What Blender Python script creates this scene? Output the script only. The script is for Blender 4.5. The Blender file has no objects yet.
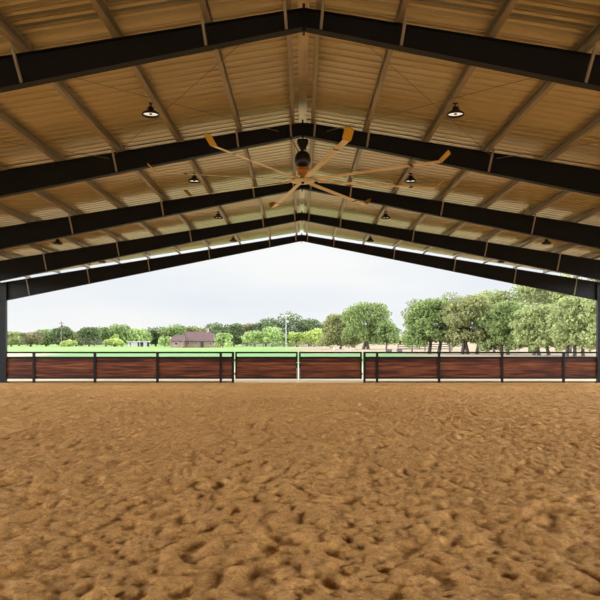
import bpy, bmesh, math, random
import numpy as np
from mathutils import Vector, Matrix

R = random.Random(7)
col = bpy.context.scene.collection
sc = bpy.context.scene
F = 702.0          # focal length in pixels of the 600 px frame
HC = 1.985         # eye height
HZ = 344.0         # pixel row of the horizon
BAY = 6.095
FRAME_Y = [BAY * k + 5.76 for k in (1, 2, 3, 4, 5)]      # 11.86 ... 36.24
YEND = FRAME_Y[-1]
ROOF_BACK = -22.0

CX, CXO = -0.05, 0.73   # the eye stands a hand's breadth beside the ridge line
def px(x, Y): return (x - 300.0 - CXO) * Y / F + CX
def pz(y, Y): return HC + (HZ - y) * Y / F

# ------------------------------------------------------------------ helpers
def tag(o, label=None, cat=None, group=None, kind=None):
    if label: o['label'] = label
    if cat: o['category'] = cat
    if group: o['group'] = group
    if kind: o['kind'] = kind
    return o

def empty(name, loc=(0, 0, 0), rz=0.0):
    o = bpy.data.objects.new(name, None)
    o.empty_display_size = 0.2
    col.objects.link(o)
    o.location = loc
    o.rotation_euler = (0, 0, rz)
    return o

class MB:
    """collects verts and faces of one part"""
    def __init__(self): self.v = []; self.f = []; self.sm = []
    def add(self, vs, fs, smooth=False):
        b = len(self.v)
        self.v += [tuple(p) for p in vs]
        self.f += [tuple(b + i for i in q) for q in fs]
        self.sm += [smooth] * len(fs)
    def box(self, x0, x1, y0, y1, z0, z1):
        vs = [(x, y, z) for z in (z0, z1) for y in (y0, y1) for x in (x0, x1)]
        self.add(vs, [(0, 2, 3, 1), (4, 5, 7, 6), (0, 1, 5, 4), (1, 3, 7, 5), (3, 2, 6, 7), (2, 0, 4, 6)])
    def bar(self, a, b, w, h, up=(0, 0, 1)):
        a = Vector(a); b = Vector(b); d = (b - a).normalized()
        s = d.cross(Vector(up))
        if s.length < 1e-5: s = d.cross(Vector((1, 0, 0)))
        s.normalize(); u = s.cross(d).normalized()
        vs = []
        for p in (a, b):
            for (i, j) in ((-1, -1), (1, -1), (1, 1), (-1, 1)):
                vs.append(p + s * (i * w / 2) + u * (j * h / 2))
        self.add(vs, [(3, 2, 1, 0), (4, 5, 6, 7), (0, 1, 5, 4), (1, 2, 6, 5), (2, 3, 7, 6), (3, 0, 4, 7)])
    def tube(self, pts, rad, n=8, smooth=True):
        pts = [Vector(p) for p in pts]
        if not isinstance(rad, (list, tuple)): rad = [rad] * len(pts)
        rings = []
        ref = Vector((0.31, 0.77, 0.21))
        for i, p in enumerate(pts):
            d = (pts[min(i + 1, len(pts) - 1)] - pts[max(i - 1, 0)]).normalized()
            s = d.cross(ref)
            if s.length < 0.05: s = d.cross(Vector((1, 0, 0)))
            s.normalize(); u = d.cross(s).normalized()
            rings.append([p + (s * math.cos(2 * math.pi * k / n) + u * math.sin(2 * math.pi * k / n)) * rad[i] for k in range(n)])
        vs = [q for r in rings for q in r]
        fs = []
        for i in range(len(pts) - 1):
            for k in range(n):
                a = i * n + k; b = i * n + (k + 1) % n
                fs.append((a, b, b + n, a + n))
        self.add(vs, fs, smooth)
        self.add(rings[0], [tuple(reversed(range(n)))])
        self.add(rings[-1], [tuple(range(n))])
    def lathe(self, prof, c=(0, 0, 0), n=24, smooth=True):
        """prof: (radius, z) from bottom to top"""
        vs = []; fs = []
        for (r, z) in prof:
            for k in range(n):
                a = 2 * math.pi * k / n
                vs.append((c[0] + r * math.cos(a), c[1] + r * math.sin(a), c[2] + z))
        for i in range(len(prof) - 1):
            for k in range(n):
                a = i * n + k; b = i * n + (k + 1) % n
                fs.append((a, b, b + n, a + n))
        self.add(vs, fs, smooth)
        if prof[0][0] > 1e-4: self.add([vs[k] for k in range(n)], [tuple(reversed(range(n)))])
        if prof[-1][0] > 1e-4: self.add([vs[-n + k] for k in range(n)], [tuple(range(n))])
    def prism(self, poly, y0, y1):
        """poly in x,z; extruded along y"""
        n = len(poly)
        vs = [(x, y0, z) for x, z in poly] + [(x, y1, z) for x, z in poly]
        fs = [tuple(range(n)), tuple(reversed(range(n, 2 * n)))]
        for k in range(n):
            j = (k + 1) % n
            fs.append((k, k + n, j + n, j))
        self.add(vs, fs)
    def build(self, name, mat, parent=None, fix=True):
        me = bpy.data.meshes.new(name)
        me.from_pydata(self.v, [], self.f)
        me.polygons.foreach_set('use_smooth', self.sm)
        me.materials.append(mat)
        if fix:
            bm = bmesh.new(); bm.from_mesh(me)
            bmesh.ops.recalc_face_normals(bm, faces=bm.faces)
            bm.to_mesh(me); bm.free()
        me.update()
        o = bpy.data.objects.new(name, me)
        col.objects.link(o)
        if parent is not None: o.parent = parent
        return o

def copy_tree(o, parent=None):
    kids = [c for c in bpy.data.objects if c.parent == o]
    c = o.copy(); col.objects.link(c)
    if parent is not None: c.parent = parent
    for k in kids: copy_tree(k, c)
    return c

# ------------------------------------------------------------------ materials
def mat(name):
    m = bpy.data.materials.new(name); m.use_nodes = True
    nt = m.node_tree
    return m, nt, nt.nodes['Principled BSDF']

def ramp(nt, stops):
    r = nt.nodes.new('ShaderNodeValToRGB')
    el = r.color_ramp.elements
    while len(el) > 1: el.remove(el[-1])
    el[0].position = stops[0][0]; el[0].color = (*stops[0][1], 1)
    for p, c in stops[1:]:
        e = el.new(p); e.color = (*c, 1)
    return r

def noise(nt, scale, detail=4, rough=0.6, coord='Object', stretch=None):
    tc = nt.nodes.new('ShaderNodeTexCoord')
    n = nt.nodes.new('ShaderNodeTexNoise')
    n.inputs['Scale'].default_value = scale; n.inputs['Detail'].default_value = detail; n.inputs['Roughness'].default_value = rough
    if stretch:
        mp = nt.nodes.new('ShaderNodeMapping'); mp.inputs['Scale'].default_value = stretch
        nt.links.new(tc.outputs[coord], mp.inputs['Vector']); nt.links.new(mp.outputs['Vector'], n.inputs['Vector'])
    else:
        nt.links.new(tc.outputs[coord], n.inputs['Vector'])
    return n

def simple(name, c, rough=0.6, metal=0.0, var=0.15, scale=6.0, stretch=None, bump=0.0):
    m, nt, b = mat(name)
    n = noise(nt, scale, stretch=stretch)
    lo = tuple(x * (1 - var) for x in c); hi = tuple(min(1, x * (1 + var)) for x in c)
    r = ramp(nt, [(0.3, lo), (0.7, hi)])
    nt.links.new(n.outputs['Fac'], r.inputs['Fac']); nt.links.new(r.outputs['Color'], b.inputs['Base Color'])
    b.inputs['Roughness'].default_value = rough; b.inputs['Metallic'].default_value = metal
    if bump:
        bp = nt.nodes.new('ShaderNodeBump'); bp.inputs['Strength'].default_value = bump; bp.inputs['Distance'].default_value = 0.02
        nt.links.new(n.outputs['Fac'], bp.inputs['Height']); nt.links.new(bp.outputs['Normal'], b.inputs['Normal'])
    return m

STEEL = simple('black_painted_steel', (0.0062, 0.0064, 0.0080), 0.6, 0.0, 0.2, 3)
STEEL.node_tree.nodes['Principled BSDF'].inputs['Specular IOR Level'].default_value = 0.3
FENCE_STEEL = simple('fence_black_steel', (0.010, 0.008, 0.0075), 0.5, 0.0, 0.2, 5)
GALV = simple('galvanised_purlin_steel', (0.36, 0.30, 0.19), 0.5, 0.3, 0.14, 2.2, (1, 0.3, 1))
BRACE = simple('galvanised_brace', (0.34, 0.31, 0.27), 0.5, 0.3, 0.12, 5)
RIDGE = simple('ridge_sheet', (0.66, 0.55, 0.36), 0.34, 0.6, 0.2, 1.3, (4, 0.7, 1))
ROD = simple('rod_steel', (0.30, 0.24, 0.15), 0.5, 0.2, 0.1, 5)
LAMP_BODY = simple('lamp_housing_black', (0.012, 0.011, 0.011), 0.4, 0.0, 0.1, 5)
FAN_ALU = simple('fan_blade_aluminium', (0.86, 0.70, 0.42), 0.45, 0.1, 0.08, 3)
FAN_TIP = simple('fan_tip_yellow', (0.66, 0.38, 0.025), 0.45, 0.0, 0.08, 6)
FAN_DARK = simple('fan_motor_black', (0.010, 0.010, 0.012), 0.22, 0.0, 0.1, 6)
FAN_ORANGE = simple('fan_gearbox_orange', (0.75, 0.27, 0.02), 0.45, 0.0, 0.2, 9)
FAN_RED = simple('fan_clamp_brown_red', (0.13, 0.028, 0.016), 0.5, 0.0, 0.15, 9)
BARK = simple('tree_bark', (0.085, 0.068, 0.055), 0.9, 0, 0.3, 8, (1, 1, 0.3), 0.5)
PALE_POLE = simple('pale_pole_paint', (0.40, 0.41, 0.41), 0.5, 0, 0.08, 4)
DARK_POLE = simple('weathered_pole_wood', (0.12, 0.095, 0.085), 0.9, 0, 0.2, 4)
BRICK = simple('pinkish_house_brick', (0.30, 0.205, 0.165), 0.9, 0, 0.2, 2.5)
SHINGLE = simple('purple_brown_shingles', (0.135, 0.080, 0.080), 0.9, 0, 0.15, 1.8)
HWINDOW = simple('house_window_glass', (0.06, 0.065, 0.07), 0.15, 0, 0.1, 3)
TRIMW = simple('house_trim_pale', (0.55, 0.45, 0.38), 0.7, 0, 0.1, 3)
SHEDW = simple('white_shed_paint', (0.42, 0.40, 0.41), 0.6, 0, 0.06, 2)
SHEDD = simple('shed_doorway_dark', (0.06, 0.055, 0.06), 0.9, 0, 0.1, 2)
RAILW = simple('weathered_rail_wood', (0.12, 0.095, 0.08), 0.9, 0, 0.25, 3)
ROCK = simple('pale_field_rock', (0.36, 0.32, 0.27), 0.95, 0, 0.2, 4, None, 0.4)
DARKROCK = simple('dark_trough_steel', (0.09, 0.075, 0.075), 0.7, 0, 0.2, 3)

def lens_mat():
    m, nt, b = mat('lamp_lens_lit')
    n = noise(nt, 3)
    r = ramp(nt, [(0.0, (0.98, 0.86, 0.70)), (1.0, (1.0, 0.90, 0.76))])
    nt.links.new(n.outputs['Fac'], r.inputs['Fac']); nt.links.new(r.outputs['Color'], b.inputs['Emission Color'])
    b.inputs['Base Color'].default_value = (0.8, 0.78, 0.72, 1)
    b.inputs['Emission Strength'].default_value = LAMP_E
    return m
LAMP_E = 0.8
LENS = lens_mat()

def deck_mat():
    m, nt, b = mat('ribbed_roof_sheet')
    n = noise(nt, 0.9, 5, 0.6, stretch=(0.4, 2.0, 1))
    r = ramp(nt, [(0.25, (0.48, 0.415, 0.24)), (0.75, (0.62, 0.545, 0.335))])
    nt.links.new(n.outputs['Fac'], r.inputs['Fac']); nt.links.new(r.outputs['Color'], b.inputs['Base Color'])
    b.inputs['Metallic'].default_value = 0.75; b.inputs['Roughness'].default_value = 0.30
    return m
DECK = deck_mat()

def wood_mat():
    m, nt, b = mat('red_brown_fence_planks')
    info = nt.nodes.new('ShaderNodeObjectInfo')
    tc = nt.nodes.new('ShaderNodeTexCoord')
    geo = nt.nodes.new('ShaderNodeNewGeometry')
    mp = nt.nodes.new('ShaderNodeMapping'); mp.inputs['Scale'].default_value = (0.45, 1, 6)
    off = nt.nodes.new('ShaderNodeVectorMath'); off.operation = 'ADD'
    comb = nt.nodes.new('ShaderNodeCombineXYZ')
    mul = nt.nodes.new('ShaderNodeMath'); mul.operation = 'MULTIPLY'; mul.inputs[1].default_value = 37.0
    L = nt.links.new
    L(info.outputs['Random'], mul.inputs[0]); L(mul.outputs[0], comb.inputs['X'])
    mul2 = nt.nodes.new('ShaderNodeMath'); mul2.operation = 'MULTIPLY'; mul2.inputs[1].default_value = 11.0
    L(geo.outputs['Random Per Island'], mul2.inputs[0]); L(mul2.outputs[0], comb.inputs['Y'])
    L(tc.outputs['Object'], mp.inputs['Vector']); L(mp.outputs['Vector'], off.inputs[0]); L(comb.outputs[0], off.inputs[1])
    n = nt.nodes.new('ShaderNodeTexNoise'); n.inputs['Scale'].default_value = 1.6; n.inputs['Detail'].default_value = 6
    L(off.outputs[0], n.inputs['Vector'])
    add = nt.nodes.new('ShaderNodeMath'); add.operation = 'MULTIPLY_ADD'; add.inputs[1].default_value = 0.22; add.inputs[2].default_value = -0.11
    L(geo.outputs['Random Per Island'], add.inputs[0])
    s = nt.nodes.new('ShaderNodeMath'); s.operation = 'ADD'
    L(n.outputs['Fac'], s.inputs[0]); L(add.outputs[0], s.inputs[1])
    r = ramp(nt, [(0.32, (0.026, 0.009, 0.007)), (0.47, (0.060, 0.015, 0.008)), (0.60, (0.125, 0.035, 0.013)), (0.76, (0.20, 0.070, 0.026))])
    L(s.outputs[0], r.inputs['Fac']); L(r.outputs['Color'], b.inputs['Base Color'])
    b.inputs['Roughness'].default_value = 0.6
    b.inputs['Specular IOR Level'].default_value = 0.2
    return m
FENCE_STEEL.node_tree.nodes['Principled BSDF'].inputs['Specular IOR Level'].default_value = 0.2
WOOD = wood_mat()

def sand_mat():
    m, nt, b = mat('arena_sand')
    L = nt.links.new
    n1 = noise(nt, 0.35, 4, 0.6)
    n2 = noise(nt, 11, 7, 0.8)
    n3 = noise(nt, 90, 3, 0.7)
    r1 = ramp(nt, [(0.3, (0.48, 0.244, 0.072)), (0.7, (0.56, 0.296, 0.094))])
    L(n1.outputs['Fac'], r1.inputs['Fac'])
    r2 = ramp(nt, [(0.36, (0.58, 0.54, 0.50)), (0.5, (0.97, 0.97, 0.97)), (0.66, (1.28, 1.32, 1.38))])
    L(n2.outputs['Fac'], r2.inputs['Fac'])
    mx = nt.nodes.new('ShaderNodeMix'); mx.data_type = 'RGBA'; mx.blend_type = 'MULTIPLY'; mx.inputs['Factor'].default_value = 0.8
    L(r1.outputs['Color'], mx.inputs['A']); L(r2.outputs['Color'], mx.inputs['B'])
    n4 = noise(nt, 34, 5, 0.8)
    r4 = ramp(nt, [(0.34, (0.66, 0.62, 0.58)), (0.5, (0.98, 0.98, 0.98)), (0.62, (1.14, 1.15, 1.17)), (0.70, (1.5, 1.55, 1.65))])
    L(n4.outputs['Fac'], r4.inputs['Fac'])
    mx4 = nt.nodes.new('ShaderNodeMix'); mx4.data_type = 'RGBA'; mx4.blend_type = 'MULTIPLY'; mx4.inputs['Factor'].default_value = 0.9
    L(mx.outputs['Result'], mx4.inputs['A']); L(r4.outputs['Color'], mx4.inputs['B'])
    L(mx4.outputs['Result'], b.inputs['Base Color'])
    b.inputs['Roughness'].default_value = 0.95
    b.inputs['Specular IOR Level'].default_value = 0.15
    ad = nt.nodes.new('ShaderNodeMath'); ad.operation = 'MULTIPLY_ADD'; ad.inputs[1].default_value = 0.3
    L(n3.outputs['Fac'], ad.inputs[0]); L(n2.outputs['Fac'], ad.inputs[2])
    bp = nt.nodes.new('ShaderNodeBump'); bp.inputs['Strength'].default_value = 1.0; bp.inputs['Distance'].default_value = 0.055
    L(ad.outputs[0], bp.inputs['Height']); L(bp.outputs['Normal'], b.inputs['Normal'])
    return m
SAND = sand_mat()

def ground_mat():
    m, nt, b = mat('field_ground')
    L = nt.links.new
    tc = nt.nodes.new('ShaderNodeTexCoord'); sep = nt.nodes.new('ShaderNodeSeparateXYZ')
    L(tc.outputs['Object'], sep.inputs[0])
    nz = noise(nt, 0.035, 4, 0.6); nf = noise(nt, 0.5, 5, 0.7)
    def math2(op, a, b_, c=None):
        k = nt.nodes.new('ShaderNodeMath'); k.operation = op
        for i, q in enumerate((a, b_, c)):
            if q is None: continue
            if isinstance(q, (int, float)): k.inputs[i].default_value = q
            else: L(q, k.inputs[i])
        return k.outputs[0]
    def smooth(v, lo, hi):
        k = nt.nodes.new('ShaderNodeMapRange'); k.interpolation_type = 'SMOOTHSTEP'
        L(v, k.inputs['Value']); k.inputs['From Min'].default_value = lo; k.inputs['From Max'].default_value = hi
        return k.outputs['Result']
    def mixc(f, a, b_):
        k = nt.nodes.new('ShaderNodeMix'); k.data_type = 'RGBA'
        L(f, k.inputs['Factor']) if not isinstance(f, float) else None
        for nm, q in (('A', a), ('B', b_)):
            if isinstance(q, tuple): k.inputs[nm].default_value = (*q, 1)
            else: L(q, k.inputs[nm])
        return k.outputs['Result']
    wob = math2('MULTIPLY_ADD', nz.outputs['Fac'], 30.0, -15.0)
    yy = math2('ADD', sep.outputs['Y'], wob)
    # azimuth-free lateral edge: dry grass lies to the right of a line that runs outward
    xl = math2('ADD', sep.outputs['X'], math2('MULTIPLY', wob, 0.35))
    gravel = mixc(nf.outputs['Fac'], (0.50, 0.40, 0.26), (0.66, 0.55, 0.38))
    lawn = mixc(nf.outputs['Fac'], (0.165, 0.315, 0.11), (0.22, 0.38, 0.15))
    field = mixc(nf.outputs['Fac'], (0.24, 0.37, 0.11), (0.33, 0.45, 0.17))
    dry = mixc(nf.outputs['Fac'], (0.36, 0.285, 0.19), (0.48, 0.39, 0.28))
    farL = mixc(smooth(yy, 112, 150), lawn, field)
    c = mixc(smooth(math2('ADD', xl, math2('MULTIPLY', sep.outputs['Y'], -0.0)), -6, 4), farL, dry)       # beyond: left green, right dry
    nearlawn = mixc(smooth(xl, 11, 19), lawn, dry)
    c2 = mixc(smooth(yy, 96, 112), nearlawn, c)
    # pale drive at the far left and gravel apron round the arena
    left_drive = smooth(math2('MULTIPLY', xl, -1.0), 31, 36)
    c2b = mixc(math2('MULTIPLY', left_drive, math2('SUBTRACT', 1.0, smooth(yy, 96, 112))), c2, gravel)
    c3 = mixc(smooth(yy, 52, 66), gravel, c2b)
    L(c3, b.inputs['Base Color'])
    b.inputs['Roughness'].default_value = 0.95; b.inputs['Specular IOR Level'].default_value = 0.1
    return m
GROUND = ground_mat()

def leaf_mat(name, c, var=0.35):
    m, nt, b = mat(name)
    L = nt.links.new
    geo = nt.nodes.new('ShaderNodeNewGeometry')
    n = noise(nt, 0.45, 3)
    ad = nt.nodes.new('ShaderNodeMath'); ad.operation = 'MULTIPLY_ADD'; ad.inputs[1].default_value = 0.45
    L(geo.outputs['Random Per Island'], ad.inputs[0]); 
    ml = nt.nodes.new('ShaderNodeMath'); ml.operation = 'MULTIPLY'; ml.inputs[1].default_value = 0.55
    L(n.outputs['Fac'], ml.inputs[0]); L(ml.outputs[0], ad.inputs[2])
    lo = tuple(x * (1 - var) for x in c); hi = (c[0] * (1 + var * 1.1), c[1] * (1 + var), c[2] * (1 + var * .8))
    r = ramp(nt, [(0.2, lo), (0.8, hi)])
    L(ad.outputs[0], r.inputs['Fac'])
    out = nt.nodes['Material Output']
    d = nt.nodes.new('ShaderNodeBsdfDiffuse'); t = nt.nodes.new('ShaderNodeBsdfTranslucent')
    mx = nt.nodes.new('ShaderNodeMixShader'); mx.inputs['Fac'].default_value = 0.5
    L(r.outputs['Color'], d.inputs['Color']); L(r.outputs['Color'], t.inputs['Color'])
    L(d.outputs[0], mx.inputs[1]); L(t.outputs[0], mx.inputs[2]); L(mx.outputs[0], out.inputs['Surface'])
    nt.nodes.remove(b)
    return m
LEAF = {
    'oak': leaf_mat('oak_leaves_green', (0.265, 0.335, 0.140)),
    'olive': leaf_mat('oak_leaves_olive', (0.31, 0.325, 0.155)),
    'pale': leaf_mat('leaves_pale_olive', (0.375, 0.425, 0.200)),
    'dark': leaf_mat('leaves_dark_green', (0.175, 0.225, 0.120)),
    'mid': leaf_mat('leaves_mid_green', (0.265, 0.345, 0.150)),
    'lime': leaf_mat('leaves_lime', (0.47, 0.56, 0.20)),
    'light': leaf_mat('leaves_light_green', (0.40, 0.51, 0.22)),
    'brown': leaf_mat('leaves_brownish', (0.30, 0.285, 0.17)),
    'grey': leaf_mat('leaves_grey_green', (0.34, 0.36, 0.26)),
}

# ------------------------------------------------------------------ sand floor
def lattice(shape_xy, cell, seed):
    X, Y = shape_xy
    rs = np.random.RandomState(seed)
    G = rs.rand(1024, 1024).astype(np.float32)
    u = X / cell + 211.3; v = Y / cell + 97.7
    iu = np.floor(u).astype(int); iv = np.floor(v).astype(int)
    fu = u - iu; fv = v - iv
    fu = fu * fu * (3 - 2 * fu); fv = fv * fv * (3 - 2 * fv)
    iu0 = iu % 1024; iu1 = (iu + 1) % 1024; iv0 = iv % 1024; iv1 = (iv + 1) % 1024
    return (G[iu0, iv0] * (1 - fu) * (1 - fv) + G[iu1, iv0] * fu * (1 - fv) + G[iu0, iv1] * (1 - fu) * fv + G[iu1, iv1] * fu * fv) - 0.5

def build_floor():
    xi = np.arange(-6.6, 6.6001, 0.03)
    xo = np.arange(6.67, 16.01, 0.07)
    xs = np.concatenate([-xo[::-1], xi, xo])
    ys = list(np.arange(-22, 4.0, 1.0)); y = 4.0
    while y < YEND + 0.3:
        ys.append(y); y += max(0.024, min(0.075, y * y / 1393 / 1.6))
    ys.append(YEND + 0.35)
    ys = np.array(ys)
    X, Y = np.meshgrid(xs, ys)
    Z = 0.025 * lattice((X, Y), 1.7, 1) + 0.03 * lattice((X, Y), 0.55, 2) + 0.04 * lattice((X, Y), 0.26, 3) + 0.037 * lattice((X + 0.3 * Y, Y - 0.3 * X), 0.145, 4) + 0.03 * lattice((X - 0.6 * Y, Y + 0.6 * X), 0.095, 6) + 0.026 * lattice((X + 0.8 * Y, Y - 0.8 * X), 0.06, 8)
    rs = np.random.RandomState(5)
    n = 12000
    cx = rs.uniform(-15.5, 15.5, n); cy = 4 + (YEND - 4.2) * rs.rand(n) ** 1.25
    for i in range(n):
        r = rs.uniform(0.045, 0.095) if i % 5 else rs.uniform(0.09, 0.15); dep = rs.uniform(0.10, 0.30) * r; ang = rs.uniform(0, math.pi); ar = rs.uniform(1.0, 1.7)
        big = r * ar * 2.2
        i0, i1 = np.searchsorted(xs, (cx[i] - big, cx[i] + big)); j0, j1 = np.searchsorted(ys, (cy[i] - big, cy[i] + big))
        if i1 - i0 < 2 or j1 - j0 < 2: continue
        dx = X[j0:j1, i0:i1] - cx[i]; dy = Y[j0:j1, i0:i1] - cy[i]
        u = (dx * math.cos(ang) + dy * math.sin(ang)) / (r * ar); v = (-dx * math.sin(ang) + dy * math.cos(ang)) / r
        q = np.sqrt(u * u + v * v)
        Z[j0:j1, i0:i1] += -dep * np.exp(-(q ** 3)) + dep * 0.55 * np.exp(-((q - 1.35) / 0.35) ** 2) * (0.6 + 0.6 * np.sin(ang + np.arctan2(v, u)))
    # level off to a neat edge under the fence
    fade = np.clip((YEND - 0.35 - Y) / 1.2, 0, 1)
    Z = np.where(Z < -0.035, -0.035 + (Z + 0.035) * 0.45, Z)
    Z = Z * fade
    Z -= 0.012
    nx, ny = len(xs), len(ys)
    V = np.stack([X, Y, Z], -1).reshape(-1, 3)
    idx = np.arange(nx * ny).reshape(ny, nx)
    Fc = np.stack([idx[:-1, :-1], idx[:-1, 1:], idx[1:, 1:], idx[1:, :-1]], -1).reshape(-1, 4)
    me = bpy.data.meshes.new('floor')
    me.vertices.add(len(V)); me.vertices.foreach_set('co', V.astype(np.float32).ravel())
    me.loops.add(Fc.size); me.loops.foreach_set('vertex_index', Fc.astype(np.int32).ravel())
    me.polygons.add(len(Fc)); me.polygons.foreach_set('loop_start', np.arange(0, Fc.size, 4, dtype=np.int32))
    me.update(calc_edges=True)
    me.polygons.foreach_set('use_smooth', [True] * len(Fc))
    me.materials.append(SAND)
    o = bpy.data.objects.new('floor', me); col.objects.link(o)
    tag(o, 'golden brown arena sand churned by hoof prints under the roof', kind='structure')
build_floor()

# ------------------------------------------------------------------ terrain outside
def sstep(a, b, x):
    t = max(0.0, min(1.0, (x - a) / (b - a))); return t * t * (3 - 2 * t)
def terrain(X, Y):
    z = 0.62 * sstep(45, 105, Y) + 0.50 * sstep(100, 230, Y) + 0.25 * sstep(230, 420, Y)
    z += 1.75 * sstep(12, 70, X) * sstep(120, 240, Y)
    z += 0.08 * math.sin(X * 0.06 + 1.3) * math.sin(Y * 0.05) * sstep(60, 120, Y)
    if abs(X) < 16.2 and ROOF_BACK - 1 < Y < YEND + 0.4: z = -0.16
    return z
def build_ground():
    gx = sorted(set([-420, -300, -220] + list(range(-170, 171, 5)) + [220, 300, 420] + [-16.3, -16.1, 16.1, 16.3]))
    gy = sorted(set([-60, -30] + list(range(-15, 160, 5)) + list(range(160, 460, 12)) + [520, 640, 800] + [ROOF_BACK - 1.1, ROOF_BACK - .9, YEND + 0.34, YEND + 0.42]))
    vs = [(x, y, terrain(x, y)) for y in gy for x in gx]
    n = len(gx)
    fs = [(j * n + i, j * n + i + 1, (j + 1) * n + i + 1, (j + 1) * n + i) for j in range(len(gy) - 1) for i in range(n - 1)]
    m = MB(); m.add(vs, fs, True)
    o = m.build('ground', GROUND, fix=False)
    tag(o, 'open pasture beyond the arena fence, green at one side and dry at the other', kind='structure')
build_ground()

# ------------------------------------------------------------------ roof
ZT0, ST = 7.62, 0.160       # rafter top at the ridge, slope of the roof
ZB0, SB = 7.30, 0.2015       # rafter underside
PUR = 0.20
def ztop(x): return ZT0 - ST * abs(x)
def zbot(x): return ZB0 - SB * abs(x)
EAVE = 16.35

def build_ceiling():
    m = MB()
    per = 0.3048
    prof = []
    y = ROOF_BACK
    while y < YEND + 0.16:
        prof += [(y, 0.0), (y + 0.115, 0.0), (y + 0.122, 0.008), (y + 0.140, 0.008), (y + 0.147, 0.0), (y + 0.195, 0.0), (y + 0.218, 0.048), (y + 0.280, 0.048)]
        y += per
    prof.append((y, 0.0))
    for s in (-1, 1):
        vs = []; fs = []
        for xx in (0.10, EAVE):
            for (yy, dz) in prof:
                vs.append((s * xx, yy, ZT0 + PUR - ST * xx + dz))
        n = len(prof)
        for i in range(n - 1): fs.append((i, i + 1, n + i + 1, n + i))
        m.add(vs, fs)
    o = m.build('ceiling', DECK)
    so = o.modifiers.new('sheet', 'SOLIDIFY'); so.thickness = 0.004; so.offset = 1
    tag(o, 'tan ribbed metal roof sheets seen from below between the purlins', kind='structure')
    r = MB()
    z = ZT0 + PUR
    r.prism([(-0.36, z - 0.012), (-0.16, z + 0.018), (-0.13, z + 0.045), (0.13, z + 0.045), (0.16, z + 0.018), (0.36, z - 0.012), (0.36, z + 0.06), (0, z + 0.10), (-0.36, z + 0.06)], ROOF_BACK, YEND + 0.2)
    o = r.build('trim_1', RIDGE)
    tag(o, 'smooth metal ridge cap closing the roof peak between the two middle purlins', kind='structure')
build_ceiling()

ORD = ['first', 'second', 'third', 'fourth', 'fifth', 'sixth', 'seventh', 'eighth', 'ninth', 'tenth', 'eleventh']
PX = [0.30] + [1.65 + 1.55 * k for k in range(10)]
def build_purlins():
    for s in (-1, 1):
        side = 'left' if s < 0 else 'right'
        for k, x in enumerate(PX):
            m = MB()
            t = 0.006; fl = 0.088; h = PUR - 0.002
            zb = ztop(x) + 0.004
            # lipped C section, web on the eave side, open towards the ridge; it leans with the slope
            sl = ST
            def P(dx, dz): return (s * (x + dx), zb + dz - sl * dx)
            poly = [P(0, 0), P(0, h), P(-fl, h), P(-fl, h - 0.022), P(-fl + t, h - 0.022), P(-fl + t, h - t), P(-t, h - t), P(-t, t), P(-fl + t, t), P(-fl + t, 0.022), P(-fl, 0.022), P(-fl, 0)]
            m.prism(poly, ROOF_BACK, YEND + 0.14)
            o = m.build('roof_purlin', GALV)
            if k == 0: lab = 'steel purlin running along the %s edge of the ridge cap' % side
            else: lab = 'long galvanised purlin, %s out from the ridge on the %s slope' % (ORD[k - 1], side)
            tag(o, lab, 'purlin', 'roof purlins under the roof sheets', 'thing')
build_purlins()

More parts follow.
